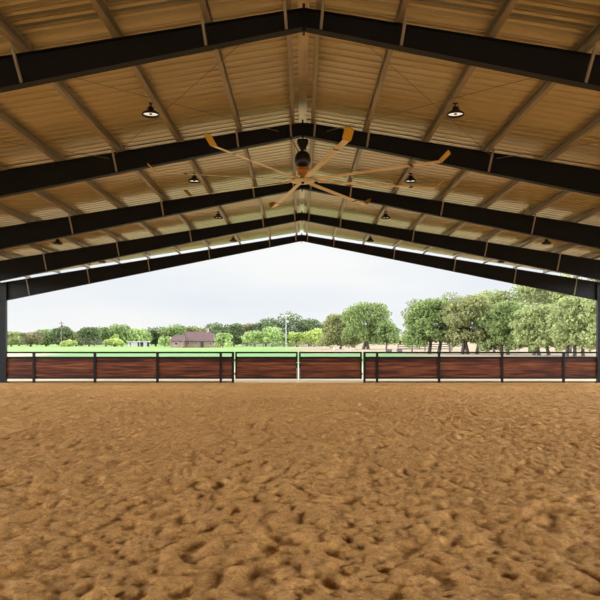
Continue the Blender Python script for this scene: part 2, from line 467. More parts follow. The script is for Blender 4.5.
COLX = 15.23
def build_frames():
    names = ['nearest black rafter frame, peaking high above the big ceiling fan',
             'second black rafter frame, the one that carries the big ceiling fan',
             'third black rafter frame, just behind the hub of the ceiling fan',
             'fourth black rafter frame, last but one before the open end',
             'end rafter frame with its two columns, framing the sky over the plank fence']
    xe = COLX + 0.62
    for i, Y in enumerate(FRAME_Y):
        root = empty('rafter_frame', (0, Y, 0))
        tag(root, names[i], 'roof frame', 'black steel rafter frames', 'thing')
        W = 0.10
        for s in (-1, 1):
            m = MB()
            web = [(s * 0.0, ZB0), (s * COLX, zbot(COLX)), (s * xe, zbot(COLX) + 0.0), (s * xe, ztop(xe)), (s * 0.0, ZT0)]
            m.prism(web, -0.006, 0.006)
            # flanges
            def flange(p, q, th):
                (xa, za), (xb, zb_) = p, q
                m.prism([(xa, za), (xb, zb_), (xb, zb_ - th), (xa, za - th)], -W, W)
            flange((0, ZT0), (s * xe, ztop(xe)), 0.012)
            flange((0, ZB0 + 0.012), (s * COLX, zbot(COLX) + 0.012), 0.012)
            m.prism([(s * COLX, zbot(COLX)), (s * xe, zbot(COLX)), (s * xe, zbot(COLX) + 0.014), (s * COLX, zbot(COLX) + 0.014)], -W, W)
            # stiffener and end plate above the column
            m.box(min(s * COLX, s * (COLX - 0.02)), max(s * COLX, s * (COLX - 0.02)), -W, W, zbot(COLX) + 0.0, ztop(COLX) - 0.01)
            m.box(min(s * xe, s * (xe - 0.014)), max(s * xe, s * (xe - 0.014)), -W, W, zbot(COLX), ztop(xe) - 0.01)
            m.build('rafter', STEEL, root)
            # column
            c = MB()
            zc = zbot(COLX) - 0.003
            c.box(min(s * COLX, s * (COLX + 0.014)), max(s * COLX, s * (COLX + 0.014)), -W, W, -0.03, zc)
            c.box(min(s * xe, s * (xe - 0.014)), max(s * xe, s * (xe - 0.014)), -W, W, -0.03, zc)
            c.box(min(s * COLX, s * xe), max(s * COLX, s * xe), -0.006, 0.006, -0.03, zc)
            c.box(min(s * (COLX - .08), s * (xe + .08)), max(s * (COLX - .08), s * (xe + .08)), -0.17, 0.17, -0.05, -0.008)
            c.build('column', STEEL, root)
            # flange braces from every second purlin down to the lower flange
            for k, x in enumerate(PX):
                if k == 0 or k % 2 == 1:
                    b = MB()
                    b.bar((s * (x + 0.0), -0.42, ztop(x) + 0.02), (s * (x - 0.03), -0.07, zbot(x) + 0.045), 0.045, 0.008, (1, 0, 0))
                    b.bar((s * (x + 0.02), -0.42, ztop(x) + 0.0), (s * (x - 0.01), -0.07, zbot(x) + 0.03), 0.008, 0.045, (1, 0, 0))
                    b.build('flange_brace', BRACE, root)
        # bolted splice plates at the ridge
        p = MB()
        p.box(-0.022, -0.001, -0.09, 0.09, ZB0 - 0.07, ZT0 + 0.075)
        p.box(0.001, 0.022, -0.09, 0.09, ZB0 - 0.07, ZT0 + 0.075)
        for zz in (ZB0 + 0.05, ZB0 + 0.12, ZT0 - 0.05, ZT0 - 0.12):
            for yy in (-0.05, 0.05):
                p.tube([(-0.05, yy, zz), (0.05, yy, zz)], 0.013, 6, False)
        p.build('splice_plate', STEEL, root)
build_frames()

# diagonal rods in the bay between the two nearest frames
def build_rods():
    y0, y1 = FRAME_Y[0] + 0.01, FRAME_Y[1] - 0.01
    spans = [(0.62, 4.85), (4.95, 9.15)]
    for s in (-1, 1):
        side = 'left' if s < 0 else 'right'
        for j, (a, b) in enumerate(spans):
            for d in (0, 1):
                xa, xb = (a, b) if d == 0 else (b, a)
                dz = 0.07 + 0.03 * d
                m = MB()
                m.tube([(s * xa, y0, ztop(xa) - dz), (s * xb, y1, ztop(xb) - dz)], 0.008, 6)
                o = m.build('brace_rod', ROD)
                where = 'in the panel beside the ridge' if j == 0 else 'in the outer panel'
                way = 'running outward' if d == 0 else 'running inward'
                tag(o, 'thin diagonal rod, %s roof slope, %s, %s with distance' % (side, where, way), 'brace rod', 'cross bracing rods in the nearest full bay', 'thing')
build_rods()

# ------------------------------------------------------------------ high bay lamps
def make_lamp():
    root = empty('high_bay_lamp')
    h = MB()      # bell shaped reflector, open below, the lens set back inside it
    h.lathe([(0.168, 0.050), (0.176, 0.0), (0.185, -0.004), (0.190, 0.0), (0.178, 0.045), (0.115, 0.085), (0.07, 0.105), (0.065, 0.165), (0.05, 0.175), (0.0, 0.178)], n=28)
    h.build('lamp_housing', LAMP_BODY, root, fix=False)
    l = MB()
    l.lathe([(0.0, 0.034), (0.10, 0.035), (0.160, 0.042), (0.166, 0.048), (0.0, 0.049)], n=28)
    l.build('lens', LENS, root, fix=True)
    k = MB(); k.lathe([(0.0, 0.015), (0.034, 0.018), (0.038, 0.036)], n=14)
    k.build('centre_cap', LAMP_BODY, root)
    st = MB(); st.tube([(0, 0, 0.172), (0, 0, 0.262)], 0.012, 6); st.tube([(-0.05, 0, 0.245), (0.05, 0, 0.262)], 0.018, 6)
    st.build('hanger', LAMP_BODY, root)
    for s in (-1, 1):
        w = MB(); w.tube([(s * 0.10, 0, 0.09), (s * 0.03, 0, 0.25)], 0.006, 5); w.build('bracket_arm', LAMP_BODY, root)
    return root

def place_lamps():
    lamps = []
    for b in range(-2, 5):
        for xi in (3.25, 9.42):
            for s in (-1, 1):
                lamps.append((b, s, xi))
    bayname = {1: 'between the nearest two rafter frames', 2: 'between the second and third rafter frames', 3: 'between the third and fourth rafter frames', 4: 'in the bay next to the open end', 0: 'in the bay before the nearest rafter frame', -1: 'in the bay above the viewer', -2: 'in the bay behind the viewer'}
    first = make_lamp(); used = False
    for (b, s, xi) in lamps:
        yy = 5.76 + BAY * (b + 0.5)
        pt = min(PX, key=lambda q: abs(q - xi))
        o = first if not used else copy_tree(first)
        used = True
        o.location = (s * (pt + 0.035), yy, ztop(pt) - 0.27)
        o.rotation_euler = (0, 0, R.uniform(0, 3))
        row = 'inner row' if xi < 5 else 'outer row'
        tag(o, 'high bay lamp %s, %s, %s slope' % (bayname[b], row, 'left' if s < 0 else 'right'), 'lamp', 'high bay lamps hung from the purlins', 'thing')
place_lamps()

# ------------------------------------------------------------------ big ceiling fan
def build_fan():
    Yf = FRAME_Y[1] - 0.0
    hub = Vector((0, Yf, 6.16))
    root = empty('ceiling_fan', hub)
    tag(root, 'huge eight bladed ceiling fan with yellow tips hanging from the second rafter frame', 'ceiling fan', None, 'thing')
    off = 7.28 - 6.16 - 0.072          # bottom of the splice plate above the hub
    m = MB()  # clamp / yoke
    m.prism([(-0.15, off - 0.02), (0.15, off - 0.02), (0.14, off - 0.1), (0.05, off - 0.27), (-0.05, off - 0.27), (-0.14, off - 0.1)], -0.05, 0.05)
    m.box(-0.13, 0.13, -0.11, 0.11, off - 0.02, off - 0.002)
    m.build('mounting_yoke', FAN_DARK, root)
    m = MB(); m.tube([(0, 0, off - 0.25), (0, 0, 0.66)], 0.035, 10); m.build('drop_rod', FAN_DARK, root)
    m = MB()
    m.lathe([(0.10, 0.34), (0.165, 0.38), (0.20, 0.47), (0.205, 0.57), (0.18, 0.67), (0.12, 0.735), (0.05, 0.76), (0.0, 0.76)], n=28)
    m.lathe([(0.203, 0.505), (0.214, 0.52), (0.203, 0.535)], n=28)
    m.build('motor_housing', FAN_DARK, root)
    m = MB()
    m.lathe([(0.07, 0.13), (0.11, 0.15), (0.12, 0.24), (0.10, 0.34), (0.0, 0.345)], n=20)
    for a in range(4):
        c, s_ = math.cos(a * math.pi / 2 + .4), math.sin(a * math.pi / 2 + .4)
        m.bar((c * 0.11, s_ * 0.11, 0.15), (c * 0.13, s_ * 0.13, 0.33), 0.035, 0.03, (c, s_, 0))
    m.build('gearbox', FAN_ORANGE, root)
    m = MB(); m.lathe([(0.06, -0.035), (0.30, -0.03), (0.31, -0.015), (0.30, 0.0), (0.09, 0.01), (0.07, 0.13), (0.0, 0.131)], n=32)
    m.build('hub_plate', FAN_ALU, root)
    m = MB(); m.lathe([(0.0, -0.085), (0.03, -0.08), (0.045, -0.05), (0.05, -0.0355)], n=16); m.build('hub_cap', FAN_DARK, root)
    # guy cables up to the rafter
    for (a, b_) in (((-0.06, 0.02, 0.66), (-0.30, 0.0, off + 0.03)), ((0.06, 0.02, 0.66), (0.10, 0.0, off - 0.02)), ((0.0, -0.08, 0.66), (-0.12, 0.0, off + 0.01))):
        m = MB(); m.tube([a, b_], 0.012, 6); m.build('guy_cable', FAN_DARK, root)
    RB = 3.92
    for k in range(8):
        ang = math.radians(180 - 31.0 - 45 * k)
        d = Vector((math.cos(ang), math.sin(ang), 0)); s = Vector((-d.y, d.x, 0))
        tilt = math.radians(-10)
        def aero(r, c, tw):
            """airfoil section ring at radius r"""
            pts = []
            cs, sn = math.cos(tw), math.sin(tw)
            for (u, w) in ((-0.5, 0.0), (-0.36, 0.09), (-0.08, 0.13), (0.2, 0.085), (0.5, 0.0), (0.2, -0.03), (-0.08, -0.045), (-0.36, -0.05)):
                uu, ww = u * c, w * c
                p = d * r + s * (uu * cs - ww * sn) + Vector((0, 0, uu * sn + ww * cs))
                pts.append(p)
            return pts
        def loft(mb, secs):
            n = 8; vs = [p for q in secs for p in q]; fs = []
            for i in range(len(secs) - 1):
                for j in range(n):
                    a = i * n + j; b2 = i * n + (j + 1) % n
                    fs.append((a, b2, b2 + n, a + n))
            fs.append(tuple(reversed(range(n)))); fs.append(tuple(range((len(secs) - 1) * n, len(secs) * n)))
            mb.add(vs, fs)
        m = MB()
        loft(m, [aero(r, 0.145, tilt) for r in (0.42, 1.2, 2.2, 3.0, RB - 0.27)])
        bl = m.build('blade', FAN_ALU, root)
        m = MB(); m.bar(d * 0.2 + Vector((0, 0, 0.02)), d * 0.62 + Vector((0, 0, 0.018)), 0.09, 0.022)
        m.build('blade_arm', FAN_ALU, bl)
        m = MB(); loft(m, [aero(r, c, tilt) for r, c in ((2.92, 0.155), (2.97, 0.158), (3.01, 0.155))]); m.build('blade_clamp', FAN_RED, bl)
        # tip fin: turned a little upward, wider than the blade
        m = MB()
        secs = []
        for t in (0, 0.12, 0.5, 1.0):
            r = RB - 0.26 + 0.22 * t
            q = aero(r, 0.17 + 0.03 * min(1, t * 8), tilt)
            secs.append([p + Vector((0, 0, 0.19 * t)) for p in q])
        loft(m, secs)
        m.build('blade_tip', FAN_TIP, bl)
build_fan()

# ------------------------------------------------------------------ plank fence and gates
YF = YEND + 0.0
def fx(p): return px(p, YF)
Z_TOP = 1.585
def planks(x0, x1, z0, z1, n, parent, y=YF):
    m = MB(); h = (z1 - z0) / n
    for k in range(n):
        m.box(x0, x1, y - 0.02 - 0.003 * (k % 2), y + 0.02, z0 + k * h, z0 + (k + 1) * h - 0.0005)
    return m.build('plank_panel', WOOD, parent)

def fence_run(posts, x_start, x_end, label):
    root = empty('plank_fence', ((x_start + x_end) / 2, YF, 0))
    tag(root, label, 'fence', 'dark plank fencing closing the open end', 'thing')
    ox = root.location.x
    T = 0.075
    xs = [x_start] + posts + [x_end]
    def hb(name, z0, z1, t=T):
        m = MB(); m.box(x_start - ox, x_end - ox, -t / 2, t / 2, z0, z1); m.build(name, FENCE_STEEL, root)
    hb('top_rail', Z_TOP - 0.085, Z_TOP, 0.09)
    hb('middle_rail', 1.235, 1.335)
    hb('lower_rail', 0.185, 0.275)
    hb('ground_rail', 0.0, 0.055)
    for p in posts:
        m = MB(); m.box(p - ox - 0.06, p - ox + 0.06, -0.062, 0.062, -0.03, Z_TOP - 0.002)
        m.build('post', FENCE_STEEL, root)
    ends = []
    for a, b in zip(xs[:-1], xs[1:]):
        if b - a < 0.3: continue
        planks(a + (0.06 if a > x_start + 0.01 or abs(a) < 14 else -0.02) - ox, b - (0.06 if b < x_end - 0.01 or abs(b) < 14 else -0.02) - ox, 0.275, 1.235, 5, root, 0.0)
    return root

def gate(x0, x1, label, hinge_side):
    root = empty('plank_gate', ((x0 + x1) / 2, YF, 0))
    tag(root, label, 'gate', 'pair of plank gates in the middle of the fence', 'thing')
    w = (x1 - x0) / 2
    m = MB(); T = 0.035
    m.box(-w, -w + 0.085, -T, T, 0.185, Z_TOP); m.box(w - 0.085, w, -T, T, 0.185, Z_TOP)
    m.box(-w, w, -T, T, Z_TOP - 0.085, Z_TOP); m.box(-w, w, -T, T, 1.235, 1.335); m.box(-w, w, -T, T, 0.185, 0.275)
    m.build('gate_frame', FENCE_STEEL, root)
    planks(-w + 0.085, w - 0.085, 0.275, 1.235, 5, root, 0.0)
    hx = -w if hinge_side < 0 else w
    for zz in (0.45, 1.15):
        h = MB(); h.tube([(hx + hinge_side * 0.025, -0.02, zz - 0.06), (hx + hinge_side * 0.025, -0.02, zz + 0.06)], 0.022, 8); h.build('hinge', FENCE_STEEL, root)
    lx = w if hinge_side < 0 else -w
    l = MB(); l.box(lx - 0.07 if lx > 0 else lx, lx if lx > 0 else lx + 0.07, -0.06, -0.036, 1.0, 1.05); l.build('latch', BRACE, root)
    # drop pin that stands on the sand
    d = MB(); d.tube([(lx - 0.04 * (1 if lx > 0 else -1), -0.05, -0.02), (lx - 0.04 * (1 if lx > 0 else -1), -0.05, 0.75)], 0.012, 6); d.build('drop_pin', BRACE, root)

fence_run([fx(34), fx(95), fx(157.5), fx(220.8), fx(233)], -COLX + 0.03, fx(233) + 0.06, 'long plank fence run from the gates to the left column')
fence_run([fx(364.5), fx(377), fx(439), fx(502), fx(563.5)], fx(364.5) - 0.06, COLX - 0.03, 'long plank fence run from the gates to the right column')
gate(fx(235.3), fx(297.7), 'plank gate on the left of the pair, under the ceiling fan', -1)
gate(fx(299.0), fx(361.8), 'plank gate on the right of the pair, under the ceiling fan', 1)

# ------------------------------------------------------------------ trees
def leaf_quads(rs, C, N, size):
    n = len(C)
    t = rs.normal(size=(n, 3)); N2 = N + 0.75 * rs.normal(size=(n, 3)); N2 /= np.linalg.norm(N2, axis=1, keepdims=True)
    t -= (t * N2).sum(1, keepdims=True) * N2; t /= np.linalg.norm(t, axis=1, keepdims=True)
    b = np.cross(N2, t)
    s = size * rs.uniform(0.6, 1.3, (n, 1))
    V = np.stack([C - t * s, C + b * s * 0.55, C + t * s, C - b * s * 0.55], 1).reshape(-1, 3)
    return V
def foliage_mesh(name, clumps, n, size, seed, matl, parent):
    rs = np.random.RandomState(seed)
    cs = np.array([c[:3] for c in clumps]); rr = np.array([c[3:6] for c in clumps])
    w = (rr[:, 0] * rr[:, 2]); w = w / w.sum()
    k = rs.choice(len(clumps), n, p=w)
    d = rs.normal(size=(n, 3)); d /= np.linalg.norm(d, axis=1, keepdims=True)
    rad = rs.uniform(0.55, 1.08, (n, 1)) ** 0.7
    P = cs[k] + d * rr[k] * rad
    V = leaf_quads(rs, P, d, size)
    me = bpy.data.meshes.new(name)
    me.vertices.add(len(V)); me.vertices.foreach_set('co', V.astype(np.float32).ravel())
    me.loops.add(len(V)); me.loops.foreach_set('vertex_index', np.arange(len(V), dtype=np.int32))
    me.polygons.add(n); me.polygons.foreach_set('loop_start', np.arange(0, 4 * n, 4, dtype=np.int32))
    me.update(calc_edges=True)
    me.materials.append(matl)
    o = bpy.data.objects.new(name, me); col.objects.link(o); o.parent = parent
    return o

def tree(name, cat, xc, hw, ytop, ybot, Y, leaf, label, group=None, seed=1, nl=2200, size=0.34, trunk=True, trunks=1, depth=None, lean=0.0, flat=1.0, base_y=None):
    """xc,hw: centre and half width in photo columns, ytop / ybot: crown top and bottom rows at distance Y"""
    rnd = random.Random(seed)
    X = px(xc, Y); g = terrain(X, Y)
    zt = pz(ytop, Y); zb = max(g + 0.15, pz(ybot, Y)); w = hw * Y / F; h = max(0.6, zt - zb)
    dp = depth or w * 0.85
    root = empty(name, (X, Y, g))
    tag(root, label, cat, group, 'thing')
    clumps = []
    big = nl >= 4000
    nc = 20 if not big else 58
    for i in range(nc):
        # clump centres on a broad dome: wide in the lower half, rounder on top
        a = rnd.uniform(0, 2 * math.pi); u = rnd.random()
        zz = u ** 0.8
        ring = math.sqrt(max(0.0, 1 - (max(0, zz - 0.35) / 0.72) ** 2))
        q = math.sqrt(rnd.uniform(0.3, 1.0))
        cr = (0.24 if big else 0.34) * rnd.uniform(0.7, 1.3)
        rx = w * cr * 1.2; rz = min(h * 0.26, rx * 0.55) * rnd.uniform(0.75, 1.15)
        cz = zb - g + rz + (h - 2 * rz) * zz
        clumps.append((math.cos(a) * (w - rx * 0.8) * ring * q + lean * w * zz, math.sin(a) * (dp - rx * 0.8) * ring * q, cz, rx, rx * 0.9, rz))
    if big:       # sprays that hang from the outer boughs
        for i in range(16):
            a = rnd.uniform(0, 2 * math.pi); q = rnd.uniform(0.6, 1.0)
            rx = w * rnd.uniform(0.12, 0.22); rz = h * rnd.uniform(0.10, 0.17)
            clumps.append((math.cos(a) * w * 0.88 * q, math.sin(a) * dp * 0.85 * q, zb - g + rz * 0.6 + h * rnd.uniform(0.0, 0.16), rx, rx, rz))
    clumps.append((0, 0, zb - g + h * 0.45, w * 0.66, dp * 0.55, h * 0.38))
    foliage_mesh('foliage', clumps, nl, size, seed, LEAF[leaf], root)
    if trunk:
        for t in range(trunks):
            m = MB()
            bx = 0.0 if trunks == 1 else (t - (trunks - 1) / 2) * w * 0.22 + rnd.uniform(-.2, .2)
            r0 = max(0.10, min(0.42, w * 0.05))
            top = zb - g + h * 0.45
            k1 = rnd.uniform(-1, 1) * (0.10 * w if big else 0.1)
            m.tube([(bx, 0, -0.15), (bx + k1, 0, top * 0.35), (bx * 1.5 + rnd.uniform(-.4, .4), rnd.uniform(-.3, .3), top * 0.7), (bx * 1.8 + rnd.uniform(-.6, .6), 0, top)], [r0 * 1.25, r0, r0 * 0.8, r0 * 0.4], 8)
            m.build('trunk', BARK, root)
            if nl >= 4000:
                fork = Vector((bx * 1.25, 0, top * 0.5))
                for j in range(4):
                    c = clumps[(t * 7 + j * 5) % nc]
                    e = Vector(c[:3]); mid = (fork + e) / 2 + Vector((0, 0, -0.08 * h + rnd.uniform(-.3, .3)))
                    b = MB(); b.tube([fork, mid, e], [r0 * 0.55, r0 * 0.4, r0 * 0.15], 6); b.build('branch', BARK, root)
    return root

BIG = 'live oaks standing in the dry pasture'
tree('oak_tree', 'tree', 366, 30, 301.5, 343.5, 150, 'oak', 'broad rounded oak alone in the middle of the pasture, on two dark trunks', BIG, 11, 11000, 0.27, trunks=2, lean=0.06)
tree('oak_tree', 'tree', 340, 22, 313, 347, 156, 'olive', 'olive oak leaning on the broad middle oak, nearer the light pole', BIG, 12, 8000, 0.27)
tree('oak_tree', 'tree', 386, 16, 320, 344, 146, 'mid', 'low green oak under the outer edge of the broad middle oak', BIG, 13, 4500, 0.25)
tree('oak_tree', 'tree', 434, 33, 297, 346, 100, 'oak', 'big oak with a bent trunk, first of the row past the gap', BIG, 14, 13000, 0.22, trunks=2)
tree('oak_tree', 'tree', 469, 33, 294, 346, 97, 'olive', 'big olive oak with several trunks, second of the row past the gap', BIG, 15, 13000, 0.22, trunks=3)
tree('oak_tree', 'tree', 506, 31, 300, 350, 94, 'oak', 'big oak in the middle of the row, a low skirt of leaves at its foot', BIG, 16, 12000, 0.21, trunks=2)
tree('oak_tree', 'tree', 541, 32, 302, 349, 90, 'pale', 'pale round crowned oak with thin trunks, third from the right column', BIG, 17, 12000, 0.21, trunks=3)
tree('oak_tree', 'tree', 575, 31, 294, 349, 86, 'pale', 'pale oak with drooping crown beside the last fence panel', BIG, 18, 12000, 0.20, trunks=3)
tree('oak_tree', 'tree', 606, 28, 291, 350, 82, 'pale', 'pale oak partly hidden behind the right column', BIG, 19, 8000, 0.20, trunks=2)
BK = 'taller thin trees behind the oak row'
tree('thin_tree', 'tree', 412, 13, 297, 338, 118, 'grey', 'sparse grey tree poking out beside the bent trunk oak', BK, 21, 1000, 0.26)
tree('thin_tree', 'tree', 450, 17, 291, 335, 120, 'grey', 'sparse grey tree rising behind the gap between the first two oaks of the row', BK, 22, 1500, 0.26)
tree('thin_tree', 'tree', 494, 25, 289, 338, 118, 'pale', 'airy tall tree behind the second oak of the row, sky showing through', BK, 23, 3900, 0.26)
tree('thin_tree', 'tree', 530, 29, 274, 338, 118, 'pale', 'airy tall tree reaching behind the end rafter, sky showing through', BK, 24, 3950, 0.28)
tree('thin_tree', 'tree', 570, 30, 270, 338, 115, 'pale', 'airy tall tree behind the oaks nearest the right column', BK, 25, 3950, 0.30)
tree('thin_tree', 'tree', 606, 26, 270, 340, 112, 'grey', 'airy tall tree behind the right column', BK, 26, 3500, 0.28)

FAR = 'trees along the far edge of the pasture'
far = [
    # xc hw ytop ybot Y leaf label
    (11, 10, 331, 346, 235, 'pale', 'pale green tree just past the left column'),
    (31, 12, 331, 346, 238, 'brown', 'brownish tree between the left column and the utility pole'),
    (46, 11, 329, 346, 250, 'mid', 'mid green tree left of the utility pole'),
    (62, 9, 325.5, 346, 240, 'dark', 'dark tree right behind the utility pole'),
    (76, 9, 331, 346, 255, 'olive', 'low olive tree right of the utility pole'),
    (89, 10, 326, 346, 238, 'dark', 'dark round tree behind the dark rail fence'),
    (106, 11, 326, 345, 250, 'mid', 'mid green tree above the lime bush'),
    (122, 13, 323.5, 345, 246, 'mid', 'tall green tree behind the white shed'),
    (139, 12, 327, 344, 244, 'light', 'light green tree above the white shed'),
    (156, 11, 326, 345, 252, 'dark', 'dark tree between the white shed and the house'),
    (172, 13, 323.5, 342, 250, 'mid', 'green tree behind the small wing of the house'),
    (194, 14, 326, 342, 255, 'olive', 'olive tree behind the main roof of the house'),
    (218, 14, 322.5, 346, 242, 'dark', 'dark broad tree behind the chimney end of the house'),
    (234, 11, 323, 346, 244, 'dark', 'dark tree right of the house, behind its light green bush'),
    (247, 12, 323, 345, 250, 'brown', 'brownish tree between the house and the dark wood'),
    (266, 16, 317, 343, 248, 'dark', 'dark wide tree left of the light pole'),
    (291, 16, 311.5, 343, 250, 'dark', 'tallest dark tree, right behind the light pole'),
    (311, 12, 318, 344, 252, 'dark', 'dark tree between the light pole and the pasture oaks'),
    (326, 12, 321, 345, 256, 'mid', 'far green tree behind the olive pasture oak'),
    (400, 14, 336, 344, 285, 'pale', 'tiny pale tree far away in the gap between the oaks'),
]
for i, (xc, hw, yt, yb, Y, lf, lab) in enumerate(far):
    tree('pasture_tree', 'tree', xc, hw * 1.4, yt, max(yb, 346.5), Y, lf, lab, FAR, 40 + i, 3000, 0.42, trunk=True)
BU = 'bushes along the far edge of the pasture'
bush = [
    (69, 7, 340, 346.5, 222, 'lime', 'small lime green bush at the foot of the utility pole'),
    (114, 10, 338.5, 346.5, 220, 'lime', 'wide lime green bush beside the white shed'),
    (115, 4, 334.5, 341, 221, 'lime', 'lime green sapling standing up behind the wide lime bush'),
    (165, 7, 336, 345.5, 205, 'light', 'light green bush by the small wing of the house'),
    (223, 9, 332.5, 346, 185, 'light', 'light green bush before the chimney end of the house'),
    (255, 12, 330, 344, 226, 'light', 'light green shrub before the brownish tree'),
    (272, 12, 326, 343, 224, 'light', 'light green shrub left of the light pole'),
    (297, 11, 331, 344, 226, 'lime', 'lime green shrub right of the light pole'),
    (314, 11, 328, 344, 224, 'lime', 'lime green shrub beside the olive pasture oak'),
    (284, 9, 335, 344, 228, 'light', 'low light green shrub right behind the light pole'),
]
for i, (xc, hw, yt, yb, Y, lf, lab) in enumerate(bush):
    tree('shrub', 'bush', xc, hw * 1.2, yt, 347, Y, lf, lab, BU, 80 + i, 1600, 0.36, trunk=True)

# distant wood closing the horizon
UG = {}
HL = ['behind the left column', 'past the pale green tree near the left column', 'left of the utility pole', 'over the low olive tree', 'over the wide lime bush', 'over the white shed', 'past the small wing of the house', 'over the main house roof', 'past the chimney end of the house', 'behind the brownish tree beside the dark wood', 'past the light pole', 'between the light pole and the pasture oaks', 'behind the olive pasture oak', 'behind the broad middle oak']
for i in range(22):
    xc = -10 + i * 29
    if i >= len(HL): break
    lab = 'low hazy far tree on the horizon ' + HL[i]
    if 375 < xc < 430 or xc > 440: continue
    tree('horizon_tree', 'tree', xc, 27, 330.5 + (i * 7 % 5) * 0.6, 346, 300, ['grey', 'mid', 'olive', 'dark'][i % 4], lab, 'low trees on the horizon', 120 + i, 2400, 0.6, trunk=True)

# ------------------------------------------------------------------ house, shed, poles, far fence
def house():
    Y = 190.0
    X = px(200, Y); g = terrain(X, Y)
    root = empty('house', (X, Y, g))
    tag(root, 'brick house with a purple brown hipped roof among the far trees', 'house', None, 'thing')
    def lx(p): return px(p, Y) - X
    def lz(p): return pz(p, Y) - g
    zE = lz(340.6); zR = lz(331.3)
    m = MB(); m.box(lx(182.5), lx(221), 0, 9, -0.2, zE); m.build('wall', BRICK, root)
    m = MB(); m.box(lx(171.5), lx(184), -1.5, 7, -0.2, zE); m.build('wing_wall', BRICK, root)
    x0, x1, y0, y1 = lx(180.5), lx(223), -0.7, 9.7
    a, b, c, d = (x0, y0, zE - .1), (x1, y0, zE - .1), (x1, y1, zE - .1), (x0, y1, zE - .1)
    e, f = (lx(184.5), 4.5, zR), (lx(207), 4.5, zR)
    m = MB(); m.add([a, b, c, d, e, f], [(0, 1, 5, 4), (1, 2, 5), (2, 3, 4, 5), (3, 0, 4), (3, 2, 1, 0)]); m.build('roof', SHINGLE, root)
    x0, x1, y0, y1 = lx(169.5), lx(186), -2.2, 7.5
    zW = lz(334.8)
    a, b, c, d = (x0, y0, zE - .12), (x1, y0, zE - .12), (x1, y1, zE - .12), (x0, y1, zE - .12)
    e, f = (lx(173), 2.6, zW), (lx(183), 2.6, zW)
    m = MB(); m.add([a, b, c, d, e, f], [(0, 1, 5, 4), (1, 2, 5), (2, 3, 4, 5), (3, 0, 4), (3, 2, 1, 0)]); m.build('wing_roof', SHINGLE, root)
    m = MB(); m.box(lx(204.4), lx(206.4), 3.8, 5.0, zE, lz(327.8)); m.build('chimney', BRICK, root)
    for (p, q, yf) in ((187, 189.5, 0), (195, 197.5, 0), (209, 212, 0), (214.5, 216.5, 0), (175, 179.5, -1.5)):
        m = MB(); m.box(lx(p), lx(q), yf - 0.08, yf + 0.02, lz(345.3), lz(342)); w = m.build('window', TRIMW, root)
        m = MB(); m.box(lx(p) + .12, lx(q) - .12, yf - 0.1, yf - 0.079, lz(345.3) + .12, lz(342) - .12); m.build('pane', HWINDOW, w)
    m = MB(); m.box(lx(200.5), lx(203.5), -0.07, 0.02, -0.1, lz(341.7)); m.build('front_door', SHEDD, root)
house()

def shed():
    Y = 216.0; X = px(137, Y); g = terrain(X, Y)
    root = empty('shed', (X, Y, g))
    tag(root, 'low white open fronted shed beside the lime bush', 'shed', None, 'thing')
    def lx(p): return px(p, Y) - X
    h = pz(341.2, Y) - g
    m = MB(); m.box(lx(127.5), lx(147.5), -0.6, 3.6, h - 0.28, h); m.build('roof', SHEDW, root)
    m = MB(); m.box(lx(128), lx(147), 3.2, 3.4, -0.2, h - 0.28); m.build('back_wall', SHEDD, root)
    for (a, b) in ((128, 129.5), (131, 137.5), (139.4, 140.3), (143.5, 146.8)):
        m = MB(); m.box(lx(a), lx(b), -0.1, 0.05, -0.2, h - 0.28); m.build('front_panel', SHEDW, root)
shed()

def pole(name, xp, ytop, Y, r, m_, label, lamp=False, arm=False):
    X = px(xp, Y); g = terrain(X, Y); h = pz(ytop, Y) - g
    root = empty(name, (X, Y, g)); tag(root, label, 'pole', None, 'thing')
    m = MB(); m.tube([(0, 0, -0.3), (0, 0, h)], [r, r * 0.8], 10); m.build('pole_shaft', m_, root)
    if lamp:
        m = MB(); m.bar((-0.9, 0, h - 0.1), (0.9, 0, h - 0.1), 0.12, 0.12); m.build('cross_arm', m_, root)
        for s in (-0.75, 0.0, 0.75):
            q = MB(); q.lathe([(0.28, 0.0), (0.32, 0.05), (0.22, 0.28), (0.05, 0.36)], (s, -0.05, h - 0.06), 12); q.build('lamp_head', PALE_POLE, root)
        q = MB(); q.box(-0.05, 0.75, -0.12, 0.12, h - 1.8, h - 1.2); q.build('side_lamp', m_, root)
    if arm:
        m = MB(); m.bar((-0.9, 0, h - 0.6), (0.9, 0, h - 0.6), 0.14, 0.14); m.build('cross_arm', m_, root)
        for s in (-0.8, 0.8):
            q = MB(); q.lathe([(0.07, 0), (0.09, 0.1), (0.03, 0.22)], (s, 0, h - 0.54), 8); q.build('insulator', PALE_POLE, root)
        q = MB(); q.lathe([(0.2, 0), (0.22, 0.1), (0.22, 0.7), (0.1, 0.8)], (0.32, 0, h - 1.9), 10); q.build('transformer', m_, root)
pole('light_pole', 286, 316, 195, 0.10, PALE_POLE, 'tall white floodlight pole in front of the dark wood', lamp=True)
pole('utility_pole', 61.3, 321.3, 228, 0.16, DARK_POLE, 'dark wooden utility pole with cross arm before the far trees', arm=True)
pole('utility_pole', 183.8, 332, 180, 0.14, DARK_POLE, 'short dark pole standing before the house roof', arm=False)

